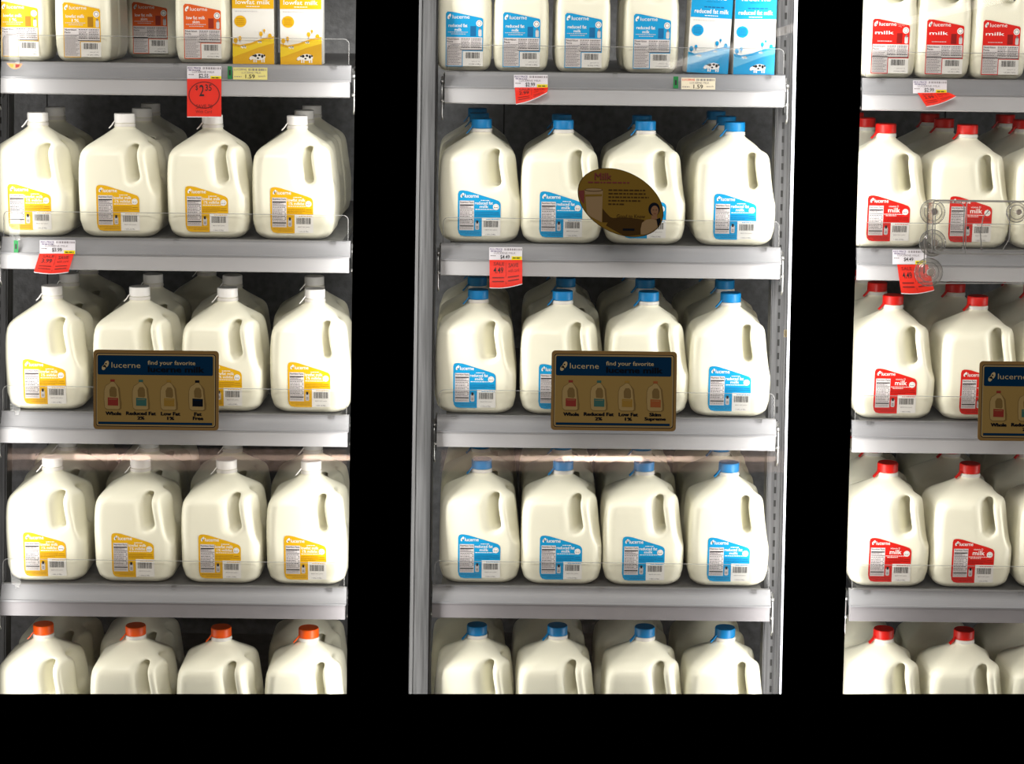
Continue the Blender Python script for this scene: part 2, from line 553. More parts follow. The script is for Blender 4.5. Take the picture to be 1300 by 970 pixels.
def gallon_label(main, shade, lines, big=None):
    """units: mm on the front face; base of jug v = 0, axis u = 0"""
    g = Print(0.001, -0.0758, 0.0002)
    L, R_, B, T = -42.0, 36.0, 12.5, 96.0
    # coloured field: rounded, sloping top, notch at the lower right for the bar code
    pts = [(L + 5, T), (L + 18, T - 1.0), (R_ - 12, T - 15.5), (R_ - 4, T - 18.5), (R_, T - 25), (R_, 47), (2, 47), (2, B), (L + 12, B), (L + 5, B + 1.5), (L + 1.5, B + 6), (L, B + 14), (L, T - 6), (L + 1.5, T - 1.6)]
    # split so that every face is convex
    up = [p for p in pts if p[1] >= 47 and p[0] > L - 1]
    g.poly([(L, 47), (R_, 47), (R_, T - 25), (R_ - 1.2, T - 21.5), (R_ - 4, T - 18.5), (R_ - 12, T - 15.5), (L + 18, T - 1.0), (L + 10, T + 0.2), (L + 5, T), (L + 1.5, T - 1.6), (L, T - 6)], main, 1)
    g.poly([(L, 47), (L, B + 14), (L + 1.5, B + 6), (L + 5, B + 1.5), (L + 12, B), (2, B), (2, 47)], main, 1)
    # maker's little daisy and name
    g.disc(L + 7, T - 9.5, 2.1, 3.6, WHITE, 2, 12, -0.3)
    g.disc(L + 9.2, T - 7.0, 2.0, 2.8, WHITE, 2, 12, -0.3)
    g.disc(L + 8, T - 10.2, 1.0, 1.3, INK, 3, 10)
    g.text('lucerne', L + 12.5, T - 13.0, L + 38, T - 6.0, WHITE, 2, True)
    # nutrition panel
    g.rect(L + 3.2, 23.5, L + 29.5, 77.5, PANELW, 2)
    g.text('Nutrition Facts', L + 4.2, 73.0, L + 28.5, 76.6, INK, 3, True)
    g.rect(L + 4, 68.6, L + 28.6, 70.6, INK, 3)
    g.rect(L + 4, 62.4, L + 28.6, 63.3, INK, 3)
    g.rect(L + 4, 30.4, L + 28.6, 32.4, INK, 3)
    for i in range(3):
        g.micro(L + 4.2, 65.9 - i * 0.01 + (i - 1) * 1.5, L + 24 - 5 * (i % 2), 0.9, GREYINK, 3, i)
    for i in range(10):
        g.micro(L + 4.2, 59.4 - i * 2.75, L + (22 if i % 3 else 27), 1.1, GREYINK if i % 2 else INK, 3, 20 + i)
        if i % 3:
            g.rect(L + 26, 59.4 - i * 2.75, L + 28.3, 60.4 - i * 2.75, INK, 3)
    for i in range(2):
        g.micro(L + 4.2, 28.0 - i * 2.4, L + 27, 0.9, GREYINK, 3, 40 + i)
    # product name
    if big:
        g.text('vitamin D', -3, 75.0, 15, 78.4, WHITE, 2)
        g.text(big, -4, 65.5, 18, 74.0, WHITE, 2, True)
        g.micro(-11, 61.6, 24, 1.1, WHITE, 2, 51)
        g.micro(-8, 58.9, 12, 1.0, WHITE, 2, 52)
    else:
        g.micro(0, 77.6, 16, 1.3, WHITE, 2, 55)
        g.text(lines[0], -11 + (2 if len(lines[0]) < 11 else 0), 70.6, 22, 76.4, WHITE, 2, True)
        g.text(lines[1], (-2 if len(lines[1]) < 6 else -8), 64.4, (14 if len(lines[1]) < 6 else 20), 69.6, WHITE, 2, True)
        g.micro(-10, 61.2, 24, 1.2, WHITE, 2, 56)
    for i in range(4):
        g.micro(-11, 56.6 - i * 2.4, 22 - 6 * (i == 3), 1.0, shade, 2, 60 + i)
    g.disc(27.5, 66.5, 5.6, 5.6, WHITE, 2, 20)
    g.ring(27.5, 66.5, 4.2, 4.2, 0.8, PALEINK, 3, 16)
    g.micro(24, 64.9, 31, 1.2, GREYINK, 3, 9)
    g.rect(23, 55, 33, 56.2, shade, 2)
    g.rect(22, 51.6, 34, 52.6, shade, 2)
    # little bottle mark
    g.rrect(-10, 24.5, -3, 38.5, 2.2, PALEINK, 2)
    g.rect(-8.4, 36, -4.6, 41.5, INK, 3)
    g.rect(-8.4, 30, -4.6, 31.2, GREYINK, 3)
    g.rect(-8.4, 27.5, -4.6, 28.7, GREYINK, 3)
    # foot lines on the colour
    g.micro(L + 5, 19.6, -1, 1.0, shade, 2, 70)
    g.micro(L + 14, 16.4, -1, 1.0, shade, 2, 71)
    # bar code field
    g.rect(2, B + 1, R_, 47, WHITE, 1)
    g.bars(5.5, 29.5, 31.5, 41.0, INK, 2, 17)
    g.micro(10, 43.3, 34, 1.2, main, 2, 75)
    g.text('BEST BY JAN', 8, 23.0, 29, 25.2, GREYINK, 2)
    g.text('1 GAL (3.78L)', 9, 14.6, 27, 17.2, INK, 2)
    return g.data('label')


def half_label(main, shade, l1, l2):
    g = Print(0.001, -0.0506, 0.0002)
    L, R_, B, T = -33.0, 34.5, 8.5, 106.0
    g.poly([(L, 61), (R_, 61), (R_, T - 13), (R_ - 2, T - 10.5), (L + 12, T), (L + 3, T + 0.5), (L, T - 3)], main, 1)
    # lower border and white table
    g.rect(L, 36, R_, 61, main, 1)
    g.rect(L, B, -2, 36, main, 1)
    g.rect(L + 1.4, 37.5, R_ - 1.4, 61, PANELW, 2)
    g.rect(L + 1.4, B + 1.4, -3.4, 40, PANELW, 2)
    g.disc(L + 5.5, T - 9, 2.4, 4.2, WHITE, 2, 12, -0.3)
    g.disc(L + 7.4, T - 6.4, 2.0, 3.0, WHITE, 2, 12, -0.3)
    g.disc(L + 6.4, T - 9.6, 0.9, 1.4, INK, 3, 8)
    g.text('lucerne', L + 12, T - 12, L + 43, T - 5.2, WHITE, 2)
    g.text(l1, L + 5, 79, L + 39, 85.0, WHITE, 2, True)
    if l2:
        g.text(l2, L + 16, 72, L + 29, 77.2, WHITE, 2, True)
        g.micro(L + 4, 69.4, L + 40, 1.2, PALEINK, 2, 3)
    g.micro(L + 10, 66, L + 36, 1.2, PALEINK, 2, 4)
    g.disc(27.5, 86, 5.6, 5.8, WHITE, 2, 20)
    g.ring(27.5, 86, 4.0, 4.2, 0.9, GREYINK, 3, 16)
    g.rect(11.5, 63, 21.5, 81, shade, 2)
    g.rrect(26, 62.5, 32, 75, 2, PALEINK, 2)
    g.rect(27.6, 73, 30.4, 78, GREYINK, 2)
    g.text('Nutrition', L + 2.4, 56, L + 24, 59.8, INK, 3, True)
    g.text('Facts', L + 2.4, 51.4, L + 13, 55, INK, 3, True)
    for c0, c1 in ((L + 28, L + 44), (L + 46, R_ - 3)):
        for i in range(7):
            g.micro(c0, 57.6 - i * 2.6, c1 - (i % 3), 1.2, INK if i % 3 == 0 else GREYINK, 3, int(c0) + i)
    g.rect(L + 26, 38, R_ - 1.4, 39.2, INK, 3)
    for i in range(14):
        g.micro(L + 2.6, 48.4 - i * 2.8, -5 - 3 * (i % 3), 1.0, GREYINK, 3, 90 + i)
    g.rect(-2, B + 1, R_, 36, WHITE, 1)
    g.bars(3, 23.4, 28, 34, INK, 2, 17, 8)
    g.text('JAN 27 10', 14, 16.6, 29, 18.8, GREYINK, 2)
    g.text('1/2 GAL (1.89L)', 9, 11.4, 30, 14.2, INK, 2)
    return g.data('label')


LAB = {
    'yellow': gallon_label(YEL, YELD, ('lowfat milk', '1% milkfat')),
    'blue': gallon_label(BLU, BLUD, ('reduced fat', 'milk')),
    'red': gallon_label(RED, REDD, None, 'milk'),
}
HLAB = {
    'yellow': half_label(YEL, YELD, 'lowfat milk', '1%'),
    'orange': half_label(ORG, ORGD, 'low fat milk', 'skim'),
    'blue': half_label(BLU, BLUD, 'reduced fat', 'milk'),
    'red': half_label(RED, REDD, 'milk', None),
}
CAPMAT = {'white': CAPW, 'blue': CAPB, 'red': CAPR, 'orange': CAPO}
CAPME = {k: cap_mesh(v) for k, v in CAPMAT.items()}
TABME = {k: tab_mesh(v) for k, v in CAPMAT.items()}
RINGME = ring_mesh()
HCAPME = {k: cap_mesh(CAPMAT[k], 0.238, 0.0185) for k in CAPMAT}

# ------------------------------------------------------------------ the case: shelves tilted towards the doors
TILT = math.radians(7.7)
RX = Matrix.Rotation(TILT, 4, 'X')
YG = -0.125                      # plane of the door glass
ORD = ['first', 'second', 'third', 'fourth', 'fifth']
TOP = ['top shelf', 'second shelf down', 'third shelf down', 'fourth shelf down', 'bottom shelf']
BAY = {'left': 'left', 'mid': 'middle', 'right': 'right'}
# per bay: (x left, x right, y of the top of the front, y of its bottom) in the photograph
SHELF = {
    'left': [(2, 446, 81, 121), (3, 445, 304, 344), (2, 443, 525, 564), (2, 440, 744, 782), (1, 437, 958, 992)],
    'mid': [(565, 997, 93.5, 134.5), (560, 991, 312, 351), (555, 985, 530, 569), (549, 978, 746.5, 783), (544, 972, 958, 992)],
    'right': [(1095, 1530, 101, 137.5), (1088, 1524, 317, 356), (1082, 1518, 536, 574), (1078, 1512, 750, 786), (1074, 1506, 962, 996)],
}
SZ, SX = {}, {}
for b, rows in SHELF.items():
    for r, (xa, xb, yt, yb_) in enumerate(rows):
        xm = min((xa + xb) / 2, 1200)
        a, bb = at(xa, yt, 0).x, at(xb, yt, 0).x
        SZ[b, r] = at(xm, yt, 0).z
        SX[b, r] = (a, bb)


def shelf(b, r):
    xa, xb = SX[b, r]
    z = SZ[b, r]
    t = bpy.data.objects.new('cooler_shelf', None)
    COL.objects.link(t)
    t.location = ((xa + xb) / 2, 0, z)
    w = (xb - xa) / 2
    tag(t, 'grey metal shelf with pale price channel, %s in the %s cooler bay' % (TOP[r] if r else 'topmost', BAY[b]), 'shelf', 'sloping cooler shelves')
    # deck: plate with a ribbed top, tilted
    d = MB()
    P = lambda y, n: (y * math.cos(TILT) - n * math.sin(TILT), y * math.sin(TILT) + n * math.cos(TILT))
    prof = [P(0.004, 0.0), P(0.70, 0.0), P(0.70, -0.012), P(0.012, -0.012)]
    d.prism([(-w + 0.016, y, zz) for y, zz in prof], (2 * w - 0.032, 0, 0), DECK)
    d.build('deck', t)
    # upper moulding: concave grey band leaning outwards
    m = MB()
    n = 8
    outer = [(-0.0005 - 0.0115 * (i / n) ** 1.7, 0.0 - 0.0265 * i / n) for i in range(n + 1)]
    poly = [(0.010, 0.0015), (0.002, 0.0015)] + outer + [(-0.0165, -0.0275), (-0.0165, -0.0300), (0.004, -0.0300)]
    vs = [(-w, y, zz) for y, zz in poly] + [(w, y, zz) for y, zz in poly]
    k = len(poly)
    m.mesh(vs, [(i, i + k, (i + 1) % k + k, (i + 1) % k) for i in range(k)], RAIL, False)
    m.mesh(vs[:k], [tuple(range(k))], RAIL)
    m.mesh(vs[k:], [tuple(range(k))[::-1]], RAIL)
    m.build('front_moulding', t)
    c = MB()
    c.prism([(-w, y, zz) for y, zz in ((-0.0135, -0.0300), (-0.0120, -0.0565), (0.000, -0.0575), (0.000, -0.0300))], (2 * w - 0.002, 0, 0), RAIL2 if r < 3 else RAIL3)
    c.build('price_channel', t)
    # end brackets with hooks
    for s in (-1, 1):
        q = MB()
        x = s * (w + 0.0015)
        q.prism([(x, y, zz) for y, zz in ((0.006, -0.004), (0.044, 0.002), (0.046, -0.050), (0.012, -0.066))], (s * 0.002, 0, 0), DSTEEL)
        q.tube([(x + s * 0.004, 0.012, -0.008), (x + s * 0.004, 0.004, -0.030), (x + s * 0.004, 0.004, -0.078), (x + s * 0.003, 0.010, -0.086)], 0.0018, BSTEEL)
        q.tube([(x, 0.004, -0.018), (x + s * 0.006, 0.002, -0.018)], 0.003, BSTEEL)
        q.tube([(x, 0.004, -0.052), (x + s * 0.006, 0.002, -0.052)], 0.003, BSTEEL)
        q.build('end_bracket', t)
    # clear stop along the front
    if r < 4:
        g = MB()
        hh, rad = 0.0475, 0.009
        pts = [(-w + 0.002, 0.0), (w - 0.002, 0.0)]
        pts = [(-w + 0.004, 0.001), (w - 0.004, 0.001)] + [(u, v) for u, v in rr(-w + 0.004, 0.0, w - 0.004, hh, rad) if v > hh / 2]
        g.face([(u, -0.006, v) for u, v in pts], GUARD)
        for u in (-w + 0.03, 0.0, w - 0.03):
            g.box((u - 0.004, -0.0058, -0.006), (u + 0.004, 0.0005, 0.0012), GUARD)
        go = g.build('front_guard', t)
        e = MB()
        line = [(-w + 0.004, 0.002)] + [(u, v) for u, v in rr(-w + 0.004, 0.0, w - 0.004, hh, rad) if v > hh / 2][::-1] + [(w - 0.004, 0.002)]
        e.tube([(u, -0.006, v) for u, v in line], 0.0006, GEDGE, 6)
        e.build('guard_edge', go)
    return t


for b in SHELF:
    for r in range(5):
        shelf(b, r)


def on_shelf(b, r, px, py_top, back, height):
    """base point of a thing whose top centre shows at (px, py_top), 'back' metres up the slope"""
    y, z = back * math.cos(TILT), SZ[b, r] + back * math.sin(TILT) + 0.0006
    yt = y - height * math.sin(TILT)
    return Vector((at(px, py_top, yt).x, y, z))


# ------------------------------------------------------------------ gallon jugs
COLOUR = {('left', 1): ('white', 'yellow'), ('left', 2): ('white', 'yellow'), ('left', 3): ('white', 'yellow'), ('left', 4): ('orange', None)}
for r_ in range(1, 5):
    COLOUR['mid', r_] = ('blue', 'blue' if r_ < 4 else None)
    COLOUR['right', r_] = ('red', 'red' if r_ < 4 else None)
FRONT = {
    ('left', 1): [47.6, 158, 269.5, 377.4], ('left', 2): [66, 177, 288.6, 399.7], ('left', 3): [66, 178, 287.5, 395], ('left', 4): [54.7, 172, 281, 391.8],
    ('mid', 1): [611.5, 715, 819.5, 932.7], ('mid', 2): [607, 714.3, 823.5, 927.5], ('mid', 3): [611.5, 715, 817.4, 925.3], ('mid', 4): [606, 707, 818.5, 920.4],
    ('right', 1): [1125, 1228, 1333], ('right', 2): [1134, 1241.5, 1346], ('right', 3): [1127, 1231.3, 1338], ('right', 4): [1122.5, 1223.7, 1325],
}
REAR = {  # (column, rank) -> x of the cap
    ('left', 1): {(0, 1): 69.6, (1, 1): 180, (1, 2): 191, (3, 1): 386, (3, 2): 396},
    ('left', 2): {(0, 1): 88, (0, 2): 112, (1, 1): 194, (2, 1): 295, (2, 2): 262, (3, 1): 399},
    ('left', 3): {(0, 1): 85, (1, 1): 189, (1, 2): 205, (2, 1): 295, (3, 1): 397, (0, 2): 98},
    ('left', 4): {(0, 1): 79.6, (1, 1): 181, (3, 1): 393},
    ('mid', 1): {(0, 1): 608.5, (0, 2): 606, (1, 1): 713, (2, 1): 815, (3, 1): 922, (3, 2): 909},
    ('mid', 2): {(0, 1): 605.7, (0, 2): 606.5, (1, 1): 718, (1, 2): 712, (2, 1): 818.7, (2, 2): 805, (3, 1): 920, (3, 2): 904},
    ('mid', 3): {(0, 1): 609.6, (1, 1): 713, (2, 1): 814.5, (3, 1): 914, (0, 2): 612, (1, 2): 709, (2, 2): 806, (3, 2): 905},
    ('mid', 4): {(0, 1): 598, (1, 1): 700, (2, 1): 804, (3, 1): 902},
    ('right', 1): {(0, 1): 1108, (0, 2): 1095, (1, 1): 1204, (1, 2): 1182, (2, 1): 1284, (2, 2): 1264},
    ('right', 2): {(0, 1): 1118.6, (0, 2): 1097, (1, 1): 1220, (1, 2): 1196, (2, 1): 1300, (2, 2): 1284},
    ('right', 3): {(0, 1): 1113, (1, 1): 1205, (2, 1): 1301, (0, 2): 1097, (1, 2): 1190, (2, 2): 1284},
    ('right', 4): {(0, 1): 1101, (1, 1): 1190, (2, 1): 1288},
}
PROTO = {}


def make_jug(cap, lab):
    t = bpy.data.objects.new('milk_jug', None)
    COL.objects.link(t)
    link('body', JUG_ME, t)
    link('neck_ring', RINGME, t)
    c = link('cap', CAPME[cap], t)
    link('pull_tab', TABME[cap], c)
    if lab:
        link('label', LAB[lab], t)
    return t


def copy_tree(o, parent=None):
    c = o.copy()
    COL.objects.link(c)
    c.parent = parent
    for ch in list(o.children):
        copy_tree(ch, c)
    return c


def get_jug(cap, lab):
    k = (cap, lab)
    if k not in PROTO:
        PROTO[k] = make_jug(cap, lab)
        return PROTO[k]
    return copy_tree(PROTO[k])


POS = ['leftmost', 'second from left', 'third from left', 'rightmost']
POSR = ['leftmost', 'second from left', 'at picture edge']
DIRTY = random.Random(5)
for (b, r), xs_ in FRONT.items():
    cap, lab = COLOUR[b, r]
    yt = SHELF[b][r][2]
    fx = [on_shelf(b, r, px, yt - 152, 0.083, 0.215).x for px in xs_]
    for _ in range(30):
        for i in range(len(fx) - 1):
            gap = fx[i + 1] - fx[i]
            if gap < 0.1508:
                fx[i] -= (0.1508 - gap) / 2
                fx[i + 1] += (0.1508 - gap) / 2
    for c, px in enumerate(xs_):
        o = get_jug(cap, lab)
        o.location = on_shelf(b, r, px, yt - 152, 0.083 + DIRTY.uniform(-0.001, 0.003), 0.215)
        o.location.x = fx[c]
        o.matrix_world = Matrix.Translation(o.location) @ RX @ Matrix.Rotation(math.radians(DIRTY.uniform(-1.2, 1.2)), 4, 'Z')
        pos = (POSR if b == 'right' else POS)[c]
        if lab:
            l = 'front %s-capped jug with %s label, %s on the %s, %s bay' % (cap, lab, pos, TOP[r], BAY[b])
        else:
            l = 'front %s-capped gallon jug, %s in the bottom row, %s bay' % (cap, pos, BAY[b])
        tag(o, l, 'milk jug', 'gallon milk jugs in the cooler')
    locs = {(c, k): on_shelf(b, r, px, yt - 158, 0.0845 + 0.162 * k, 0.215).x for (c, k), px in REAR[b, r].items()}
    for k in (1, 2):
        row = sorted((q for q in locs if q[1] == k), key=lambda q: locs[q])
        for _ in range(30):
            for q0, q1 in zip(row, row[1:]):
                gap = locs[q1] - locs[q0]
                if gap < 0.1515:
                    locs[q0] -= (0.1515 - gap) / 2
                    locs[q1] += (0.1515 - gap) / 2
    for (c, k), px in REAR[b, r].items():
        o = get_jug(cap, None)
        o.location = on_shelf(b, r, px, yt - 158, 0.0845 + 0.162 * k + DIRTY.uniform(0, 0.003), 0.215)
        o.location.x = locs[c, k]
        o.matrix_world = Matrix.Translation(o.location) @ RX @ Matrix.Rotation(math.radians(DIRTY.uniform(-2, 2)), 4, 'Z')
        pos = (('leftmost', 'second', 'third') if b == 'right' else ('leftmost', 'second', 'third', 'rightmost'))[c]
        l = 'shaded jug %s behind the %s front jug, %s, %s bay' % ('directly' if k == 1 else 'two places', pos, TOP[r] if r < 4 else 'bottom row', BAY[b])
        tag(o, l, 'milk jug', 'gallon milk jugs in the cooler')

# ------------------------------------------------------------------ half gallon jugs and cartons on the top shelves
HP = {}


def get_half(cap, lab):
    k = (cap, lab)
    if k not in HP:
        t = bpy.data.objects.new('half_gallon_jug', None)
        COL.objects.link(t)
        link('body', HALF_ME, t)
        link('cap', HCAPME[cap], t)
        link('label', HLAB[lab], t)
        HP[k] = t
        return t
    return copy_tree(HP[k])


def put_half(b, px, cap, lab, label, back=0.058, rot=0.0):
    o = get_half(cap, lab)
    loc = on_shelf(b, 0, px, SHELF[b][0][2] - 50, back, 0.06)
    o.matrix_world = Matrix.Translation(loc) @ RX @ Matrix.Rotation(rot, 4, 'Z')
    tag(o, label, 'milk jug', 'half gallon jugs on the top shelves')
    return o


put_half('left', 33, 'white', 'yellow', 'half gallon jug with yellow label at the left end of the top shelf')
put_half('left', 111, 'white', 'yellow', 'half gallon jug with yellow label, left of the empty slot on the top shelf')
put_half('left', 262, 'orange', 'orange', 'half gallon jug with orange label, beside the yellow cartons on the top shelf')
put_half('left', 196, 'orange', 'orange', 'dim half gallon jug far back in the empty slot of the top shelf', 0.30)
for i, (px, w) in enumerate(((590, 'leftmost of four'), (661.5, 'second of four'), (739, 'third of four'), (825, 'rightmost of four, by the cartons,'))):
    put_half('mid', px, 'blue', 'blue', 'blue-labelled half gallon jug, %s on the middle top shelf' % w)
for i, (px, w) in enumerate(((1123.5, 'leftmost of three'), (1191.5, 'middle of three'), (1262, 'rightmost of three'))):
    put_half('right', px, 'red', 'red', 'half gallon jug with red label, %s on the right top shelf' % w)
put_half('left', 124, 'white', 'yellow', 'shaded half gallon jug behind the yellow one left of the empty slot', 0.172)
put_half('mid', 700, 'blue', 'blue', 'shaded half gallon jug behind the third blue-labelled one, middle bay', 0.172).location.x = at(735, 40, 0.17).x
put_half('mid', 817, 'blue', 'blue', 'shaded half gallon jug behind the rightmost blue-labelled one, middle top shelf', 0.172)


def cow(g, u, v, s, l):
    """spotted cow seen from the side"""
    q = lambda pts: [(u + a * s, v + c * s) for a, c in pts]
    g.disc(u, v, 9 * s, 4.6 * s, WHITE, l, 16)
    for a in (-7, -4, 4, 7):
        g.rect(u + (a - 0.9) * s, v - 8 * s, u + (a + 0.9) * s, v - 2 * s, WHITE, l)
    g.poly(q([(-8, 2), (-12.5, 0), (-14, -3.4), (-12.5, -4.6), (-7, -3)]), WHITE, l)
    g.disc(u - 10, v + 1.5 * s, 1.8 * s, 1.0 * s, INK, l + 1, 8)
    for a, c, ra, rb in ((-5, 1.5, 2.2, 2), (0.5, 2.3, 2, 1.6), (4.5, 0.8, 1.8, 2.4), (-1.5, -1.8, 1.6, 1.2), (7.4, 2.0, 1.2, 1.4)):
        g.disc(u + a * s, v + c * s, ra * s, rb * s, INK, l + 1, 9)
    g.disc(u - 13.2 * s, v - 3.8 * s, 0.7 * s, 0.6 * s, INK, l + 1, 6)


def carton_parts(main, shade, l1):
    W, Hh = 37.5, 195.0
    b = MB()
    b.box((-0.0375, -0.0375, 0), (0.0375, 0.0375, 0.195), CARTW)
    g = MB()
    a, z0, z1 = 0.0375, 0.195, 0.232
    g.mesh([(-a, -a, z0), (a, -a, z0), (a, a, z0), (-a, a, z0), (-a, -0.001, z1), (a, -0.001, z1), (-a, 0.001, z1), (a, 0.001, z1)],
           [(0, 1, 5, 4), (2, 3, 6, 7), (1, 2, 7, 5), (3, 0, 4, 6)], main)
    g.box((-a, -0.002, z1 - 0.001), (a, 0.002, z1 + 0.018), CARTW)
    p = Print(0.001, -0.0377, 0.0002)
    p.rect(-W, 99, W, Hh, main, 1)
    p.text('lucerne', -26, 131, 26, 142, WHITE, 2, True)
    p.text('dairy farms', -10, 126.5, 14, 129, shade, 2)
    p.micro(-14, 117, 22, 2.0, shade, 2, 5)
    p.text(l1, -31, 106.6, 31, 114.5, WHITE, 2, True)
    p.micro(-12, 102, 12, 1.4, WHITE, 2, 6)
    p.disc(-23, 76, 11, 10.5, main, 1, 24)
    for i in range(4):
        p.micro(-30, 80.5 - i * 3.4, -16, 1.2, shade, 2, 10 + i)
    p.micro(-32, 93, 8, 1.6, PALEINK, 1, 7)
    # meadow with a lighter hill
    p.poly([(-W, 0), (W, 0), (W, 50), (20, 47), (-4, 38), (-24, 34), (-W, 37)], main, 1)
    p.poly([(-W, 12), (-10, 22), (10, 30), (W, 38), (W, 46), (20, 43), (-4, 34), (-24, 30), (-W, 32)], HILL[main.name], 2)
    for a, c, s in ((-32, 42, 4.5), (-24, 46, 3.5), (14, 54, 4), (30, 50, 4.5), (20, 60, 2.5)):
        p.disc(a, c, s * 0.8, s * 1.1, main, 2, 12)
        p.rect(a - 0.5, c - s * 2, a + 0.5, c, shade, 2)
    cow(p, -17, 31, 0.45, 3)
    cow(p, 12, 40, 0.35, 3)
    cow(p, 10, 13, 1.3, 3)
    p.rect(-W, 0, W, 3.0, main, 4)
    return b, g, p


HILL = {'yellow_label': mat('carton_meadow_yellow', (240, 206, 30), 0.5), 'blue_label': mat('carton_meadow_blue', (96, 176, 214), 0.5)}
CP = {}


def put_carton(b, pxl, pxr, key, label, lean=0.0):
    if key not in CP:
        t = bpy.data.objects.new('milk_carton', None)
        COL.objects.link(t)
        bb, g, p = carton_parts(YEL if key == 'yellow' else BLU, YELD if key == 'yellow' else BLUD, 'lowfat milk' if key == 'yellow' else 'reduced fat milk')
        bb.build('body', t)
        g.build('gable_top', t)
        p.build('printed_front', t)
        CP[key] = t
        o = t
    else:
        o = copy_tree(CP[key])
    loc = on_shelf(b, 0, (pxl + pxr) / 2, SHELF[b][0][2] - 4, 0.046, 0.0)
    loc.z += abs(math.sin(lean)) * 0.0375 + 0.0005
    o.matrix_world = Matrix.Translation(loc) @ RX @ Matrix.Rotation(lean, 4, 'Y') @ Matrix.Rotation(math.radians(1.5), 4, 'Z') 
    tag(o, label, 'carton', 'milk cartons on the top shelves')


put_carton('left', 298.5, 351, 'yellow', 'yellow and white milk carton beside the orange-labelled jug')
put_carton('left', 358.5, 410.5, 'yellow', 'right one of the two yellow and white milk cartons, above the small pale yellow tag')
put_carton('mid', 869.5, 920, 'blue', 'leaning blue and white milk carton beside the half gallon jugs', math.radians(2.4))
put_carton('mid', 927, 979, 'blue', 'right one of the two blue and white cartons, by the steel upright')

# ------------------------------------------------------------------ price tags
def poly_part(b, pts, Y, mt, curl=0.0, seg=8, thick=0.0004):
    """paper quad given by its four photo corners (tl, tr, br, bl), bulged towards the viewer by curl"""
    tl, tr, br, bl = pts
    vs, fs = [], []
    for i in range(seg + 1):
        t = i / seg
        y = Y - curl * math.sin(t * PI * 0.5) ** 2
        for j in range(seg + 1):
            s = j / seg
            px = (tl[0] * (1 - s) + tr[0] * s) * (1 - t) + (bl[0] * (1 - s) + br[0] * s) * t
            py = (tl[1] * (1 - s) + tr[1] * s) * (1 - t) + (bl[1] * (1 - s) + br[1] * s) * t
            py += (2.2 * math.sin(s * PI)) * t if curl else 0
            p = at(px, py, y)
            vs.append((p.x, p.y, p.z))
    for i in range(seg):
        for j in range(seg):
            a = i * (seg + 1) + j
            fs.append((a, a + seg + 1, a + seg + 2, a + 1))
    b.mesh(vs, fs, mt, True)
    return vs


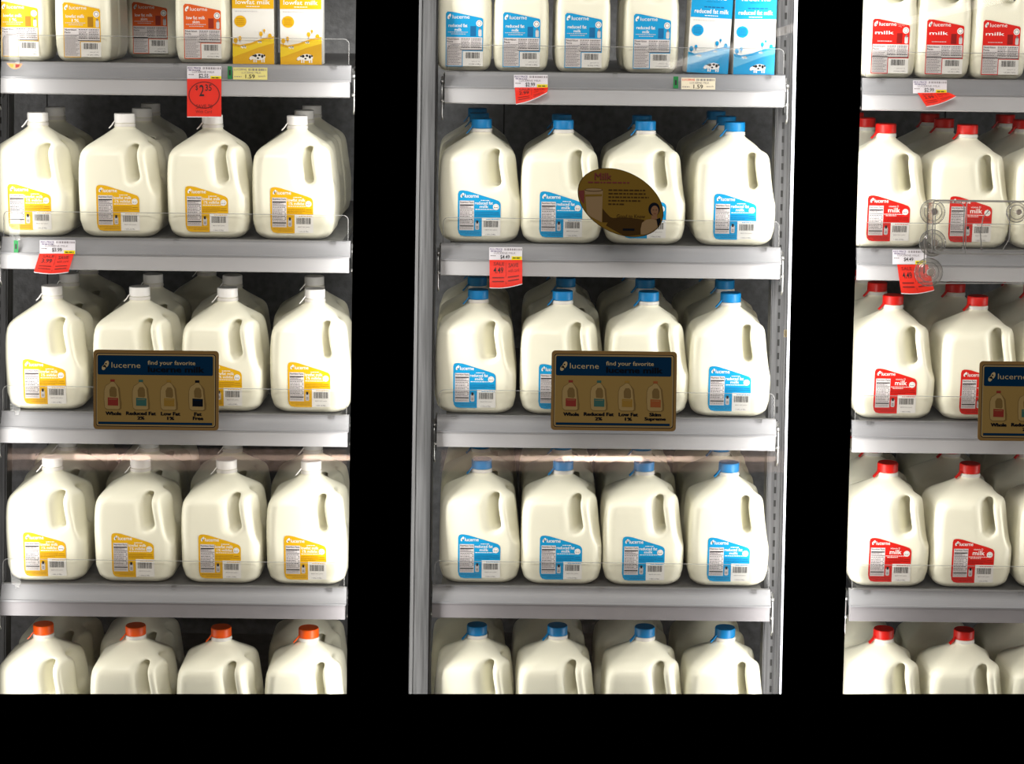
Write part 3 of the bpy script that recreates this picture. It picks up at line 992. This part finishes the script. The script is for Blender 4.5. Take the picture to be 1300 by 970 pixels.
def price_tag(label, card, flag, price, save=None, circle=False, curl=0.012):
    x0, y0, x1, y1 = card
    Y = -0.0178
    org = at((x0 + x1) / 2, y0, Y)
    t = bpy.data.objects.new('price_tag', None)
    COL.objects.link(t)
    t.location = org
    tag(t, label, 'price tag', 'shelf price tags')

    def fin(mb, name):
        mb.v = [(p[0] - org.x, p[1] - org.y, p[2] - org.z) for p in mb.v]
        return mb.build(name, t)
    sc = 1.0 / F * (Y - CAM.y)
    c = MB()
    poly_part(c, [(x0, y0), (x1, y0), (x1, y1), (x0, y1)], Y, TAGW, 0)
    g = Print(sc, Y - 0.0006, 0.0002, True, (0, 0))
    W, H = x1 - x0, y1 - y0
    g.text('REG PRICE', 1, 3.4, W * 0.40, 1.0, TAGP, 1, True)
    g.bars(W * 0.46, 3.6, W - 1, 1.0, GREYINK, 1, 14)
    g.micro(2, 5.4, W * 0.38, -1.0, TAGP, 1, 2)
    g.text('LUCERNE MILK', W * 0.15, 8.2, W * 0.8, 5.8, GREYINK, 1)
    g.micro(2, 11, W * 0.2, -1.0, GREYINK, 1, 4)
    g.text(price, W * 0.34, 15.0, W * 0.62, 9.4, INK, 1, True)
    g.rect(W * 0.68, H - 5.0, W - 0.4, H - 0.4, TAGY, 1)
    g.micro(W * 0.71, H - 2.2, W - 2, -1.3, INK, 2, 6)
    p0 = at(x0, y0, Y)
    g.v = [(q[0] + p0.x, q[1], q[2] + p0.z) for q in g.v]
    c.mesh(g.v, [], TAGW)
    base = len(c.v) - len(g.v)
    for f, mi in zip(g.f, g.mi):
        c.f.append(tuple(base + i for i in f))
        c.mi.append(c.m(g.mats[mi]))
        c.sm.append(False)
    fin(c, 'card')
    r = MB()
    vs = poly_part(r, flag, Y - 0.001, TAGR, curl)
    # white paper edge under the red print
    k = 9
    edge = [Vector(v) for v in vs[-k:]]
    r.mesh([tuple(v) for v in edge] + [tuple(v + Vector((0, 0.0004, -0.0014))) for v in edge], [(i, i + k, i + k + 1, i + 1) for i in range(k - 1)], TAGW)

    # print on the red paper follows the sheet
    def onflag(s, t_):
        i, j = min(int(t_ * 8), 7), min(int(s * 8), 7)
        ft, fs_ = t_ * 8 - i, s * 8 - j
        v = lambda a, b_: Vector(vs[a * 9 + b_])
        return v(i, j) * (1 - ft) * (1 - fs_) + v(i, j + 1) * (1 - ft) * fs_ + v(i + 1, j) * ft * (1 - fs_) + v(i + 1, j + 1) * ft * fs_ + Vector((0, -0.0005, 0))

    def word(s_, a0, b0, a1, b1, mt, bold=True):
        gv, gf, (xa, xb, ya, yb_) = glyphs(s_, bold)
        r.mesh([onflag(a0 + (x - xa) / (xb - xa) * (a1 - a0), b1 - (y - ya) / (yb_ - ya) * (b1 - b0)) for x, y in gv], gf, mt)
    if circle:
        n = 26
        for i in range(n):
            q = []
            for rad, ang in ((1, i), (1, i + 1), (0.93, i + 1), (0.93, i)):
                w = 2 * PI * ang / n
                q.append(onflag(0.5 + 0.46 * rad * math.cos(w), 0.43 + 0.36 * rad * math.sin(w)))
            r.face(q, TAGRD)
        word('$', 0.25, 0.17, 0.32, 0.32, INK)
        word('2', 0.36, 0.16, 0.50, 0.46, INK)
        word('35', 0.53, 0.15, 0.72, 0.32, INK)
        word('SAVE 70', 0.26, 0.68, 0.74, 0.79, TAGRD)
        word('With Card', 0.25, 0.83, 0.72, 0.91, TAGRD, False)
    else:
        word('SALE', 0.12, 0.08, 0.45, 0.20, TAGRD)
        word(price.replace('$', ''), 0.12, 0.26, 0.42, 0.48, INK)
        word('SAVE', 0.58, 0.12, 0.88, 0.28, TAGRD)
        word('with card', 0.57, 0.34, 0.90, 0.46, TAGRD, False)
        for i in range(2):
            r.face([onflag(0.08, 0.62 + 0.14 * i), onflag(0.08, 0.66 + 0.14 * i), onflag(0.44, 0.66 + 0.14 * i), onflag(0.44, 0.62 + 0.14 * i)], TAGRD)
            r.face([onflag(0.56, 0.62 + 0.14 * i), onflag(0.56, 0.66 + 0.14 * i), onflag(0.9, 0.66 + 0.14 * i), onflag(0.9, 0.62 + 0.14 * i)], TAGRD)
        r.face([onflag(0.495, 0.1), onflag(0.495, 0.9), onflag(0.505, 0.9), onflag(0.505, 0.1)], TAGRD)
    fin(r, 'red_flag')


price_tag('long flat red sale tag with a circled price, on the left top shelf edge', (237.5, 84, 281, 101), [(237.5, 100), (281, 100), (281, 148), (237.5, 148)], '$2.55', circle=True, curl=0.0)
price_tag('red sale tag swinging left on the second shelf edge, left bay', (50.6, 305, 95.6, 322.5), [(50, 322), (94, 322), (87, 345), (43, 345)], '$3.99')
price_tag('curled red sale tag under the half gallon jugs, middle top shelf edge', (652.5, 95, 695.4, 111.5), [(653.5, 111), (696, 111), (694.5, 117), (655, 132)], '$2.99')
price_tag('hanging red sale tag left on the second shelf edge, middle bay', (621, 314, 663, 330), [(621.5, 330), (663, 330), (663, 360), (621.5, 365)], '$4.49')
price_tag('twisted red sale tag curling right on the right bay top shelf edge', (1159, 102, 1202, 118.5), [(1164.7, 118), (1204.5, 117.5), (1214, 122), (1176, 135)], '$2.99')
price_tag('hanging red sale tag beside the clear suction cup holder, right bay', (1133, 317, 1176, 335.5), [(1139, 336), (1178, 336), (1186, 368), (1144, 372)], '$4.49')


def small_tag(name, label, cat, rect, mt, texty=False, ink=None):
    x0, y0, x1, y1 = rect
    Y = -0.0175
    p = at(x0, y0, Y)
    s = (Y - CAM.y) / F
    g = Print(s, 0, 0.0002, True)
    W, H = x1 - x0, y1 - y0
    g.rect(0, 0, W, H, mt, 0)
    if texty:
        g.text('LUCERNE', 1.2, 3.8, W * 0.4, 1.2, ink, 1, True)
        g.bars(W * 0.45, 4.0, W - 1.2, 1.2, GREYINK, 1, 12)
        g.text('LUCERNE MILK', W * 0.25, 7.6, W * 0.82, 5.2, GREYINK, 1)
        g.text('1.59' if cat == 'price tag' else '1', W * 0.36, 13.6, W * 0.64, 8.6, INK, 1, True)
        g.text('each', W * 0.74, 11.6, W * 0.95, 9.4, GREYINK, 1)
        g.micro(1.5, 12, W * 0.25, -1.0, GREYINK, 1, 3)
    elif cat == 'tab':
        g.rect(W * 0.3, H * 0.3, W * 0.7, H * 0.72, INK, 1)
    # card thickness
    n = len(g.v)
    g.box((0, 0.0002, -H * s), (W * s, 0.0008, 0), mt)
    o = g.build(name, None, p)
    tag(o, label, cat)
    return o


small_tag('price_tag', 'pale yellow price tag under the yellow cartons on the left top shelf edge', 'price tag', (296, 85.5, 339, 100.5), TAGYC, True, GREYINK)
small_tag('price_tag', 'cream price tag under the blue cartons on the middle top shelf edge', 'price tag', (865, 98.5, 908, 113), TAGC, True, TAGR)
small_tag('shelf_tab', 'small green tab beside the pale yellow price tag', 'tab', (289, 84, 294.5, 100), GREEN)
small_tag('shelf_tab', 'small green tab beside the cream price tag', 'tab', (855, 97, 861.2, 112), GREEN)
small_tag('shelf_tab', 'small green tab at the left end of the left bay second shelf', 'tab', (17.5, 305, 23, 320.5), GREEN)
g = Print((-0.0205 - CAM.y) / F, 0, 0.0002, True)
g.poly([(0, 0), (20, 0.6), (17, 5.5), (11, 7.6), (6, 6.5), (3, 4)], STICK, 0)
g.poly([(3, 1), (9, 1.4), (8, 5.5), (5, 5)], YELD, 1)
g.poly([(11, 1.4), (17, 1.8), (15, 5), (11, 6)], TAGRD, 1)
tag(g.build('torn_sticker', None, at(8.5, 80, -0.0205)), 'torn orange sticker at the left end of the left top shelf', 'sticker')

# ------------------------------------------------------------------ boards stuck on the door glass
YS = YG - 0.004


def jug_print(p, cx, col, l0):
    q = lambda pts: [(cx + a, b) for a, b in pts]
    p.poly(q([(-14, 392), (14, 392), (40, 418), (66, 450), (78, 560), (84, 590), (82, 640), (64, 652), (-52, 652), (-74, 634), (-82, 560), (-80, 470), (-66, 428), (-30, 406)]), SD, l0)
    p.poly(q([(-12, 394), (10, 394), (30, 416), (50, 452), (62, 560), (66, 636), (52, 646), (-50, 646), (-70, 630), (-76, 560), (-75, 472), (-62, 432), (-28, 410)]), SJ, l0 + 1)
    p.poly(q([(-14, 440), (20, 438), (36, 460), (40, 520), (30, 534), (-26, 528), (-30, 470)]), SD, l0 + 2)
    p.rect(cx - 20, 371, cx + 20, 392, col, l0 + 2)
    p.poly(q([(-44, 538), (52, 542), (52, 613), (-44, 611)]), col, l0 + 2)
    p.rect(cx - 34, 552, cx + 40, 555, SJ if col is not SK else SN, l0 + 3)


def glass_board(px0, py0, last, label):
    W, H = 1151.0, 733.0                     # artwork units
    s = (1151 / 7.222) / W * (YS - CAM.y) / F
    t = bpy.data.objects.new('advertising_board', None)
    COL.objects.link(t)
    t.location = at(px0, py0, YS)
    tag(t, label, 'sign', 'milk boards on the cooler doors')
    o = (62, 100)
    b = MB()
    P = Print(s, 0, 0.0003, True, o)
    b.prism([P.p(u, v, 0) for u, v in rr(62, 100, 1213, 833, 34)], (0, 0.0028, 0), SBR)
    b.build('board', t)
    P.rrect(86, 131, 1187, 805, 26, SK, 1)
    P.rrect(92, 138, 1180, 798, 22, SL, 2)
    P.rrect(97, 143, 1175, 793, 20, SB, 3)
    P.rrect(103, 150, 1162, 328, 14, SN, 4)
    P.rect(108, 762, 1156, 784, SN, 4)
    P.disc(160, 262, 18, 26, SL, 5, 14, 0.4)
    P.disc(184, 232, 20, 34, SL, 5, 14, 0.4)
    P.disc(158, 252, 9, 7, SK, 6, 8, 0.5)
    P.disc(180, 228, 9, 7, SK, 6, 8, 0.5)
    P.disc(176, 258, 8, 6, SK, 6, 8, 0.5)
    P.text('lucerne', 230, 264, 496, 214, SL, 5)
    P.text('find your favorite', 562, 244, 1000, 194, SL, 5, True)
    for cx, col in ((240, SR), (500, ST), (757, SO), (1018, SK if last == 'Fat' else SG)):
        jug_print(P, cx, col, 4)
    def heavy(w_, u0, v0, u1, v1):
        for k_ in range(3):
            P.text(w_, u0 - 3 + 3 * k_, v0, u1 - 3 + 3 * k_, v1, SK, 5 + k_, True)
    heavy('lucerne milk', 566, 300, 1080, 246)
    heavy('Whole', 177, 700, 318, 668)
    heavy('Reduced Fat', 366, 697, 637, 665)
    heavy('2%', 470, 738, 532, 709)
    heavy('Low Fat', 686, 697, 860, 665)
    heavy('1%', 744, 738, 806, 709)
    if last == 'Fat':
        heavy('Fat', 992, 697, 1058, 665)
        heavy('Free', 980, 736, 1072, 704)
    else:
        heavy('Skim', 968, 695, 1072, 663)
        heavy('Supreme', 924, 742, 1116, 704)
    P.build('printed_face', t)
    return t


glass_board(118.5, 443.8, 'Fat', 'brown and navy milk board with four small jugs, on the left glass door')
glass_board(700.5, 444.8, 'Skim', 'brown and navy milk board with four small jugs, on the middle glass door')
glass_board(1244, 458.4, 'Fat', 'brown and navy milk board cut by the right picture edge')

# oval sticker, artwork in zoom units (7.46 per photo pixel)
t = bpy.data.objects.new('oval_sticker', None)
COL.objects.link(t)
t.location = at(787.8, 257.2, YS)
tag(t, 'oval brown sticker reading Milk on the middle glass door', 'sticker')
s = 1 / 7.46 * (YS - CAM.y) / F
oc = (655, 502)
P = Print(s, 0, 0.0003, True, oc)
A, B_, TH = 57.8 * 7.46, 38.8 * 7.46, math.radians(26.7)
ell = lambda k, n=56: [(oc[0] + k * (A * math.cos(2 * PI * i / n) * math.cos(TH) - B_ * math.sin(2 * PI * i / n) * math.sin(TH)),
                        oc[1] + k * (A * math.cos(2 * PI * i / n) * math.sin(TH) + B_ * math.sin(2 * PI * i / n) * math.cos(TH))) for i in range(n)]
b = MB()
b.prism([P.p(u, v, 0) for u, v in ell(1.0)], (0, 0.001, 0), OD)
b.build('backing', t)
P.poly(ell(0.985), OB, 1)
inside = lambda u, v, k=0.98: ((((u - oc[0]) * math.cos(TH) + (v - oc[1]) * math.sin(TH)) / A) ** 2 + ((-(u - oc[0]) * math.sin(TH) + (v - oc[1]) * math.cos(TH)) / B_) ** 2) < k * k


def clip(pts, k=0.98):
    """pull points that fall outside the oval back to its rim"""
    out = []
    for u, v in pts:
        for _ in range(400):
            if inside(u, v, k):
                break
            u += (oc[0] - u) * 0.01
            v += (oc[1] - v) * 0.01
        out.append((u, v))
    return out


def dense(pts, n=8):
    out = []
    for i, (a, b2) in enumerate(pts):
        c, d = pts[(i + 1) % len(pts)]
        out += [(a + (c - a) * k / n, b2 + (d - b2) * k / n) for k in range(n)]
    return out


for k_ in (0, 5):
    P.text('Milk', 405 + k_, 290, 563 + k_, 226, OM, 4 + k_)
P.micro(345, 322, 735, -14, OM, 4, 2)
for i in range(5):
    P.micro(540, 392 + i * 33, (885, 890, 920, 850, 690)[i], -13, OD, 4, 5 + i)
P.poly(clip(dense([(250, 395), (312, 390), (312, 520), (280, 490)])), OM, 2)
P.poly(clip(dense([(315, 385), (486, 385), (480, 690), (340, 620)])), OG, 3)
P.disc(400, 386, 85, 16, OD, 4, 20)
P.disc(400, 384, 78, 12, OG, 5, 20)
P.poly(clip(dense([(322, 430), (480, 425), (478, 445), (322, 450)])), OB, 4)
P.poly(clip(dense([(486, 560), (520, 600), (560, 640), (640, 665), (560, 690), (486, 690)])), OD, 3)
P.poly(clip(dense([(560, 650), (700, 640), (880, 660), (880, 800), (700, 820), (520, 720)])), OD, 2)
P.text('Good to Know', 620, 648, 890, 612, OD, 4, True)
P.rect(680, 745, 790, 765, SK, 5)
# the printed woman: dark hair, face, pale garment
P.poly(clip(dense([(860, 690), (900, 660), (960, 650), (1010, 670), (1040, 720), (960, 800), (850, 800), (848, 750)])), OG, 4)
P.disc(972, 560, 54, 62, SK, 5, 20)
P.disc(978, 575, 36, 48, OS, 6, 20)
P.poly([(950, 615), (1000, 615), (1005, 655), (945, 655)], OS, 5)
P.poly(clip(dense([(995, 655), (1030, 640), (1046, 700), (1010, 730)])), SK, 6)
P.rect(958, 566, 972, 571, SK, 7)
P.rect(986, 566, 1000, 571, SK, 7)
P.rect(968, 600, 992, 605, OM, 7)
P.build('printed_face', t)

# ------------------------------------------------------------------ clear holder with suction cups on the right door
t = bpy.data.objects.new('clear_holder', None)
COL.objects.link(t)
YH = YG - 0.003
O = at(1178, 255, YH)
t.location = O
tag(t, 'clear plastic holder box hung on suction cups on the right glass door', 'holder')
sc = (YH - CAM.y) / F
q = MB()
hw_, hh_ = 150 * sc, 66 * sc
dp = 0.045
# box walls (front, bottom, ends)
for y in (-dp, -0.002):
    q.face([(0, y, 0), (0, y, -hh_), (hw_, y, -hh_), (hw_, y, 0)], GUARD)
q.face([(0, -dp, -hh_), (hw_, -dp, -hh_), (hw_, -0.002, -hh_), (0, -0.002, -hh_)], GUARD)
q.face([(0, -dp, 0), (0, -0.002, 0), (0, -0.002, -hh_), (0, -dp, -hh_)], GUARD)
q.face([(hw_, -dp, 0), (hw_, -0.002, 0), (hw_, -0.002, -hh_), (hw_, -dp, -hh_)], GUARD)
# lower flange that carries it
q.face([(14 * sc, -0.002, -hh_), (14 * sc, -0.002, -104 * sc), (hw_, -0.002, -102 * sc), (hw_, -0.002, -hh_)], GUARD)
bo = q.build('box', t)
e = MB()
for y in (-dp, -0.002):
    e.tube([(u * sc, y, -v * sc) for u, v in rr(0, 0, 150, 66, 5)] + [(150 * sc, y, -61 * sc)], 0.0012, GEDGE, 8)
e.tube([(u * sc, -dp + 0.001, -v * sc) for u, v in rr(3, 3, 39, 64, 7)] + [(39 * sc, -dp + 0.001, -57 * sc)], 0.0010, GEDGE, 8)
e.tube([(42 * sc, -dp + 0.001, -66 * sc), (42 * sc, -dp + 0.001, 0)], 0.0008, GEDGE, 8)
e.tube([(x * sc, -dp + 0.001, -v * sc) for x, v in ((62, 62), (60, 40), (63, 20), (70, 12))], 0.0010, GEDGE, 8)
e.tube([(x * sc, -dp + 0.001, -v * sc) for x, v in ((88, 62), (96, 48), (97, 30), (92, 14))], 0.0010, GEDGE, 8)
e.tube([(14 * sc, -0.002, -104 * sc), (hw_, -0.002, -102 * sc)], 0.0009, GEDGE, 8)
e.tube([(-3 * sc, -0.002, -46 * sc), (-3 * sc, -0.002, -92 * sc)], 0.0012, GEDGE, 8)
e.build('box_edge', bo)
for cx, cy, rad in ((6, 14, 16), (7, 53, 17), (3, 90, 18), (112, 13, 13)):
    k = MB()
    R1 = rad * sc
    prof = [(R1, 0.0005), (R1 * 0.97, 0.0025), (R1 * 0.72, 0.0040), (R1 * 0.45, 0.0065), (R1 * 0.36, 0.010), (R1 * 0.36, 0.014), (R1 * 0.2, 0.015)]
    k.lathe(prof, SUCK, 36)
    o = k.build('suction_cup', t)
    o.matrix_parent_inverse = Matrix.Identity(4)
    o.location = (cx * sc, -0.001, -cy * sc)
    o.rotation_euler = (PI / 2, 0, 0)
    k2 = MB()
    for rr_, hgt in ((R1 * 0.98, 0.001), (R1 * 0.70, 0.0045)):
        k2.tube([(rr_ * math.cos(2 * PI * i / 32), rr_ * math.sin(2 * PI * i / 32), hgt) for i in range(33)], 0.0008, GEDGE, 6)
    k2.lathe([(R1 * 0.26, 0.014), (R1 * 0.28, 0.017), (R1 * 0.2, 0.019)], mat('suction_nub_grey', (150, 140, 132), 0.3, 0.5), 20)
    k2.build('rim', o)

# ------------------------------------------------------------------ doors: black stiles, bottom rails, glass
ZLO, ZHI = 0.22, 2.15


def edge_at(x_top, x_bot, z, Y):
    """x of a slightly slanting door edge at height z, from its photo positions at y = 0 and y = 881"""
    a, b = at(x_top, 0, Y), at(x_bot, 881, Y)
    return b.x + (a.x - b.x) * (z - b.z) / (a.z - b.z)


M1L, M1R = (452, 440), (530.5, 516.4)
M2L, M2R = (1017.5, 996.3), (1096, 1070)
M0L, M0R = (-88, -96), (-7, -14)
M3L, M3R = (1575, 1545), (1657, 1625)
mid = lambda a, b, d=0.0: ((a[0] + b[0]) / 2 + d, (a[1] + b[1]) / 2 + d)
YF = -0.165
DOORS = [(1, mid(M0L, M0R, 0.4), M0R, M1L, mid(M1L, M1R, -0.4)), (2, mid(M1L, M1R, 0.4), M1R, M2L, mid(M2L, M2R, -0.4)), (3, mid(M2L, M2R, 0.4), M2R, M3L, mid(M3L, M3R, -0.4))]
for n, a, b1, c1, d in DOORS:
    t = bpy.data.objects.new('door_%d' % n, None)
    COL.objects.link(t)
    tag(t, None, None, None, 'structure')
    t['label'] = 'black framed glass cooler door, %s' % ('left of the picture', 'in the middle', 'right of the picture')[n - 1]
    for e0, e1 in ((a, b1), (c1, d)):
        s_ = MB()
        poly = [(edge_at(*e0, ZLO, YF), YF, ZLO), (edge_at(*e1, ZLO, YF), YF, ZLO), (edge_at(*e1, ZHI, YF), YF, ZHI), (edge_at(*e0, ZHI, YF), YF, ZHI)]
        s_.prism(poly, (0, 0.045, 0), BLACK)
        s_.build('stile', t)
    for lo in (True, False):
        s_ = MB()
        if lo:
            zl, zr = at(b1[1], 888.2, YF).z, at(c1[1], 888.2, YF).z
            xl_, xr_ = edge_at(*b1, zl, YF), edge_at(*c1, zr, YF)
            poly = [(edge_at(*b1, ZLO, YF), YF, ZLO), (edge_at(*c1, ZLO, YF), YF, ZLO), (xr_, YF, zr), (xl_, YF, zl)]
        else:
            zz = ZHI - 0.10
            poly = [(edge_at(*b1, zz, YF), YF, zz), (edge_at(*c1, zz, YF), YF, zz), (edge_at(*c1, ZHI, YF), YF, ZHI), (edge_at(*b1, ZHI, YF), YF, ZHI)]
        s_.prism(poly, (0, 0.045, 0), BLACK)
        s_.build('bottom_rail' if lo else 'top_rail', t)
    s_ = MB()
    poly = [(edge_at(*b1, 0.4, YG) - 0.008, YG, 0.40), (edge_at(*c1, 0.4, YG) + 0.008, YG, 0.40), (edge_at(*c1, ZHI - .08, YG) + 0.008, YG, ZHI - 0.08), (edge_at(*b1, ZHI - .08, YG) - 0.008, YG, ZHI - 0.08)]
    s_.face(poly, GLASS)
    s_.build('glass_pane', t)

# black mullion posts of the case behind the door stiles, carrying the lamps
for i, (a, b1) in enumerate(((M0L, M0R), (M1L, M1R), (M2L, M2R), (M3L, M3R))):
    s_ = MB()
    Y0 = -0.115
    ins = 0.016
    poly = [(edge_at(*a, ZLO, YF) + ins, Y0, ZLO), (edge_at(*b1, ZLO, YF) - ins, Y0, ZLO), (edge_at(*b1, ZHI, YF) - ins, Y0, ZHI), (edge_at(*a, ZHI, YF) + ins, Y0, ZHI)]
    s_.prism(poly, (0, 0.05, 0), BLACK)
    tag(s_.build('trim_%d' % (i + 1)), None, None, None, 'structure')

# tube lamp on the mullion right of the middle bay, its edge shows beside the stile
lt = bpy.data.objects.new('tube_lamp', None)
COL.objects.link(lt)
tag(lt, 'slim white tube lamp down the right edge of the middle door', 'lamp')
s_ = MB()
YL = -0.105
s_.tube([(edge_at(1009.5, 990.3, z, YL) + 0.0035, YL, z) for z in np.linspace(0.42, 2.05, 12)], 0.0046, TUBE, 10)
s_.build('tube', lt)
s_ = MB()
s_.prism([(edge_at(1009.5, 990.3, z, YL) + dx, YL - 0.003, z) for z, dx in ((0.40, 0.008), (0.40, 0.014), (2.07, 0.014), (2.07, 0.008))], (0, 0.012, 0), BSTEEL)
s_.build('lamp_holder', lt)
p = at(997.5, 423.5, YL - 0.006)
s_ = MB()
s_.box((-0.003, -0.002, -0.0065), (0.003, 0.002, 0.0065), mat('clip_beige', (200, 184, 150), 0.5))
s_.build('clip', lt, p)

# ------------------------------------------------------------------ uprights, liner, back wall
def upright(label, e0, e1, Y, depth, slots=True, z0=0.2, z1=2.1):
    t = bpy.data.objects.new('steel_upright', None)
    COL.objects.link(t)
    tag(t, label, 'upright', 'steel shelf uprights')
    b = MB()
    poly = [(edge_at(*e0, z0, Y), Y, z0), (edge_at(*e1, z0, Y), Y, z0), (edge_at(*e1, z1, Y), Y, z1), (edge_at(*e0, z1, Y), Y, z1)]
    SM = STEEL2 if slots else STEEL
    b.prism(poly, (0, depth, 0), SM)
    # folded lip and groove lines
    xm = lambda z, f: edge_at(*e0, z, Y) * (1 - f) + edge_at(*e1, z, Y) * f
    for f0, f1, yy in ((0.06, 0.16, 0.003), (0.80, 0.92, 0.004)):
        b.prism([(xm(z0, f0), Y - yy, z0), (xm(z0, f1), Y - yy, z0), (xm(z1, f1), Y - yy, z1), (xm(z1, f0), Y - yy, z1)], (0, yy, 0), SM)
    b.build('post', t)
    if not slots:
        return
    s2 = MB()
    z = z0 + 0.02
    while z < z1:
        x = xm(z, 0.5)
        s2.box((x - 0.002, Y - 0.0006, z), (x + 0.002, Y + 0.001, z + 0.012), DARK)
        z += 0.025
    s2.build('slot_row', t)


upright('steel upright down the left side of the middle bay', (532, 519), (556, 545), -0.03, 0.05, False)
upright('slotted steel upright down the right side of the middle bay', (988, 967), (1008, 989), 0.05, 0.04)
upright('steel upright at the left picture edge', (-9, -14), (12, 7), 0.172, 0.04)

XL, XR = at(-150, 485, 0).x - 0.1, at(1700, 485, 0).x + 0.1
b = MB()
b.box((XL, 0.78, 0.2), (XR, 0.82, 2.5), BACK)
# panel seams
for x in (at(640, 140, 0.78).x, at(60, 140, 0.78).x, at(1200, 140, 0.78).x):
    b.box((x - 0.0012, 0.777, 0.2), (x + 0.0012, 0.781, 2.5), DARK)
tag(b.build('wall_back'), None, None, None, 'structure')
for nm, x in (('wall_left', XL - 0.04), ('wall_right', XR)):
    b = MB()
    b.box((x, -0.11, 0.2), (x + 0.04, 0.82, 2.5), DARK)
    tag(b.build(nm), None, None, None, 'structure')
b = MB()
b.box((XL, -0.11, 2.30), (XR, 0.82, 2.36), DARK)
tag(b.build('ceiling'), None, None, None, 'structure')
b = MB()
b.box((XL - 2, -5.5, -0.03), (XR + 2, 0.82, 0.0), mat('store_floor_tile', (150, 140, 125), 0.4, 0.4, noise=0.08, nscale=4))
tag(b.build('floor'), None, None, None, 'structure')
b = MB()
b.box((XL, -0.165, 0.0), (XR, 0.82, 0.2), BLACK)
tag(b.build('baseboard_front'), None, None, None, 'structure')

# ------------------------------------------------------------------ light
def area(name, loc, direction, sx, sy, power, col=(1, 1, 1)):
    l = bpy.data.lights.new(name, 'AREA')
    l.shape = 'RECTANGLE'
    l.size, l.size_y = sx, sy
    l.energy = power
    l.color = col
    o = bpy.data.objects.new(name, l)
    COL.objects.link(o)
    o.location = loc
    o.rotation_euler = Vector(direction).to_track_quat('-Z', 'Y').to_euler()
    return o


for i, (a, b1) in enumerate(((M0L, M0R), (M1L, M1R), (M2L, M2R), (M3L, M3R))):
    for e_, sgn in ((a, -1), (b1, 1)):
        x = edge_at(*e_, 1.25, YF) - sgn * 0.012
        area('case_lamp', (x, -0.058, 1.30), (sgn * 0.92, 0.40, 0), 0.03, 1.75, 2.6 if i == 0 else 3.9, (1.0, 0.98, 0.93))
area('store_ceiling_lamp', (-0.7, -3.3, 3.3), (0.1, 0.9, -0.5), 1.2, 0.5, 52, (1.0, 0.96, 0.9))
area('store_ceiling_lamp', (0.9, -3.3, 3.3), (-0.1, 0.9, -0.5), 1.2, 0.5, 42, (1.0, 0.96, 0.9))


# lights added behind the camera to make the streaks mirrored in the door glass
def streak_light(pa, da, pb, db, width, power, col):
    P = []
    for (px, py), d in ((pa, da), (pb, db)):
        v = fw + RT * ((px - 650) / F) - UP * ((py - 485) / F)
        q = CAM + v.normalized() * d
        P.append(Vector((q.x, 2 * YG - q.y, q.z)))
    m = (P[0] + P[1]) / 2
    x = (P[1] - P[0])
    L = x.length
    x.normalize()
    z = -(Vector((0, YG, 1.45)) - m)
    z = (z - x * z.dot(x)).normalized()
    y = z.cross(x)
    o = area('added_streak_light', m, (0, 1, 0), L, width, power, col)
    o.matrix_world = Matrix(((x.x, y.x, z.x, m.x), (x.y, y.y, z.y, m.y), (x.z, y.z, z.z, m.z), (0, 0, 0, 1)))


WARM = (1.0, 0.72, 0.56)
for x0_, x1_, p_ in ((600, 985, 1.0), (660, 880, 1.0), (715, 815, 1.4), (10, 440, 0.8), (40, 250, 0.7), (95, 190, 0.8), (385, 470, 0.9)):
    streak_light((x0_, 580 + x0_ * 0.003), 9.4, (x1_, 580 + x1_ * 0.003), 9.4, 0.024, p_ * 1.1, WARM)
for x0_, x1_ in ((560, 1000), (10, 440)):
    streak_light((x0_, 583 + x0_ * 0.003), 9.4, (x1_, 583 + x1_ * 0.003), 9.4, 0.10, 1.3, (1.0, 0.66, 0.5))
streak_light((850, 84), 8.5, (1015, 33), 7.5, 0.03, 1.1, (1.0, 0.9, 0.8))
streak_light((1140, 30), 8.0, (1310, -12), 7.0, 0.03, 0.9, (1.0, 0.9, 0.8))

w = bpy.data.worlds.new('store')
scene.world = w
w.use_nodes = True
w.node_tree.nodes['Background'].inputs['Color'].default_value = (1.0, 0.93, 0.82, 1)
w.node_tree.nodes['Background'].inputs['Strength'].default_value = 0.10
scene.view_settings.view_transform = 'Standard'
scene.view_settings.look = 'None'
scene.view_settings.exposure = 0.0
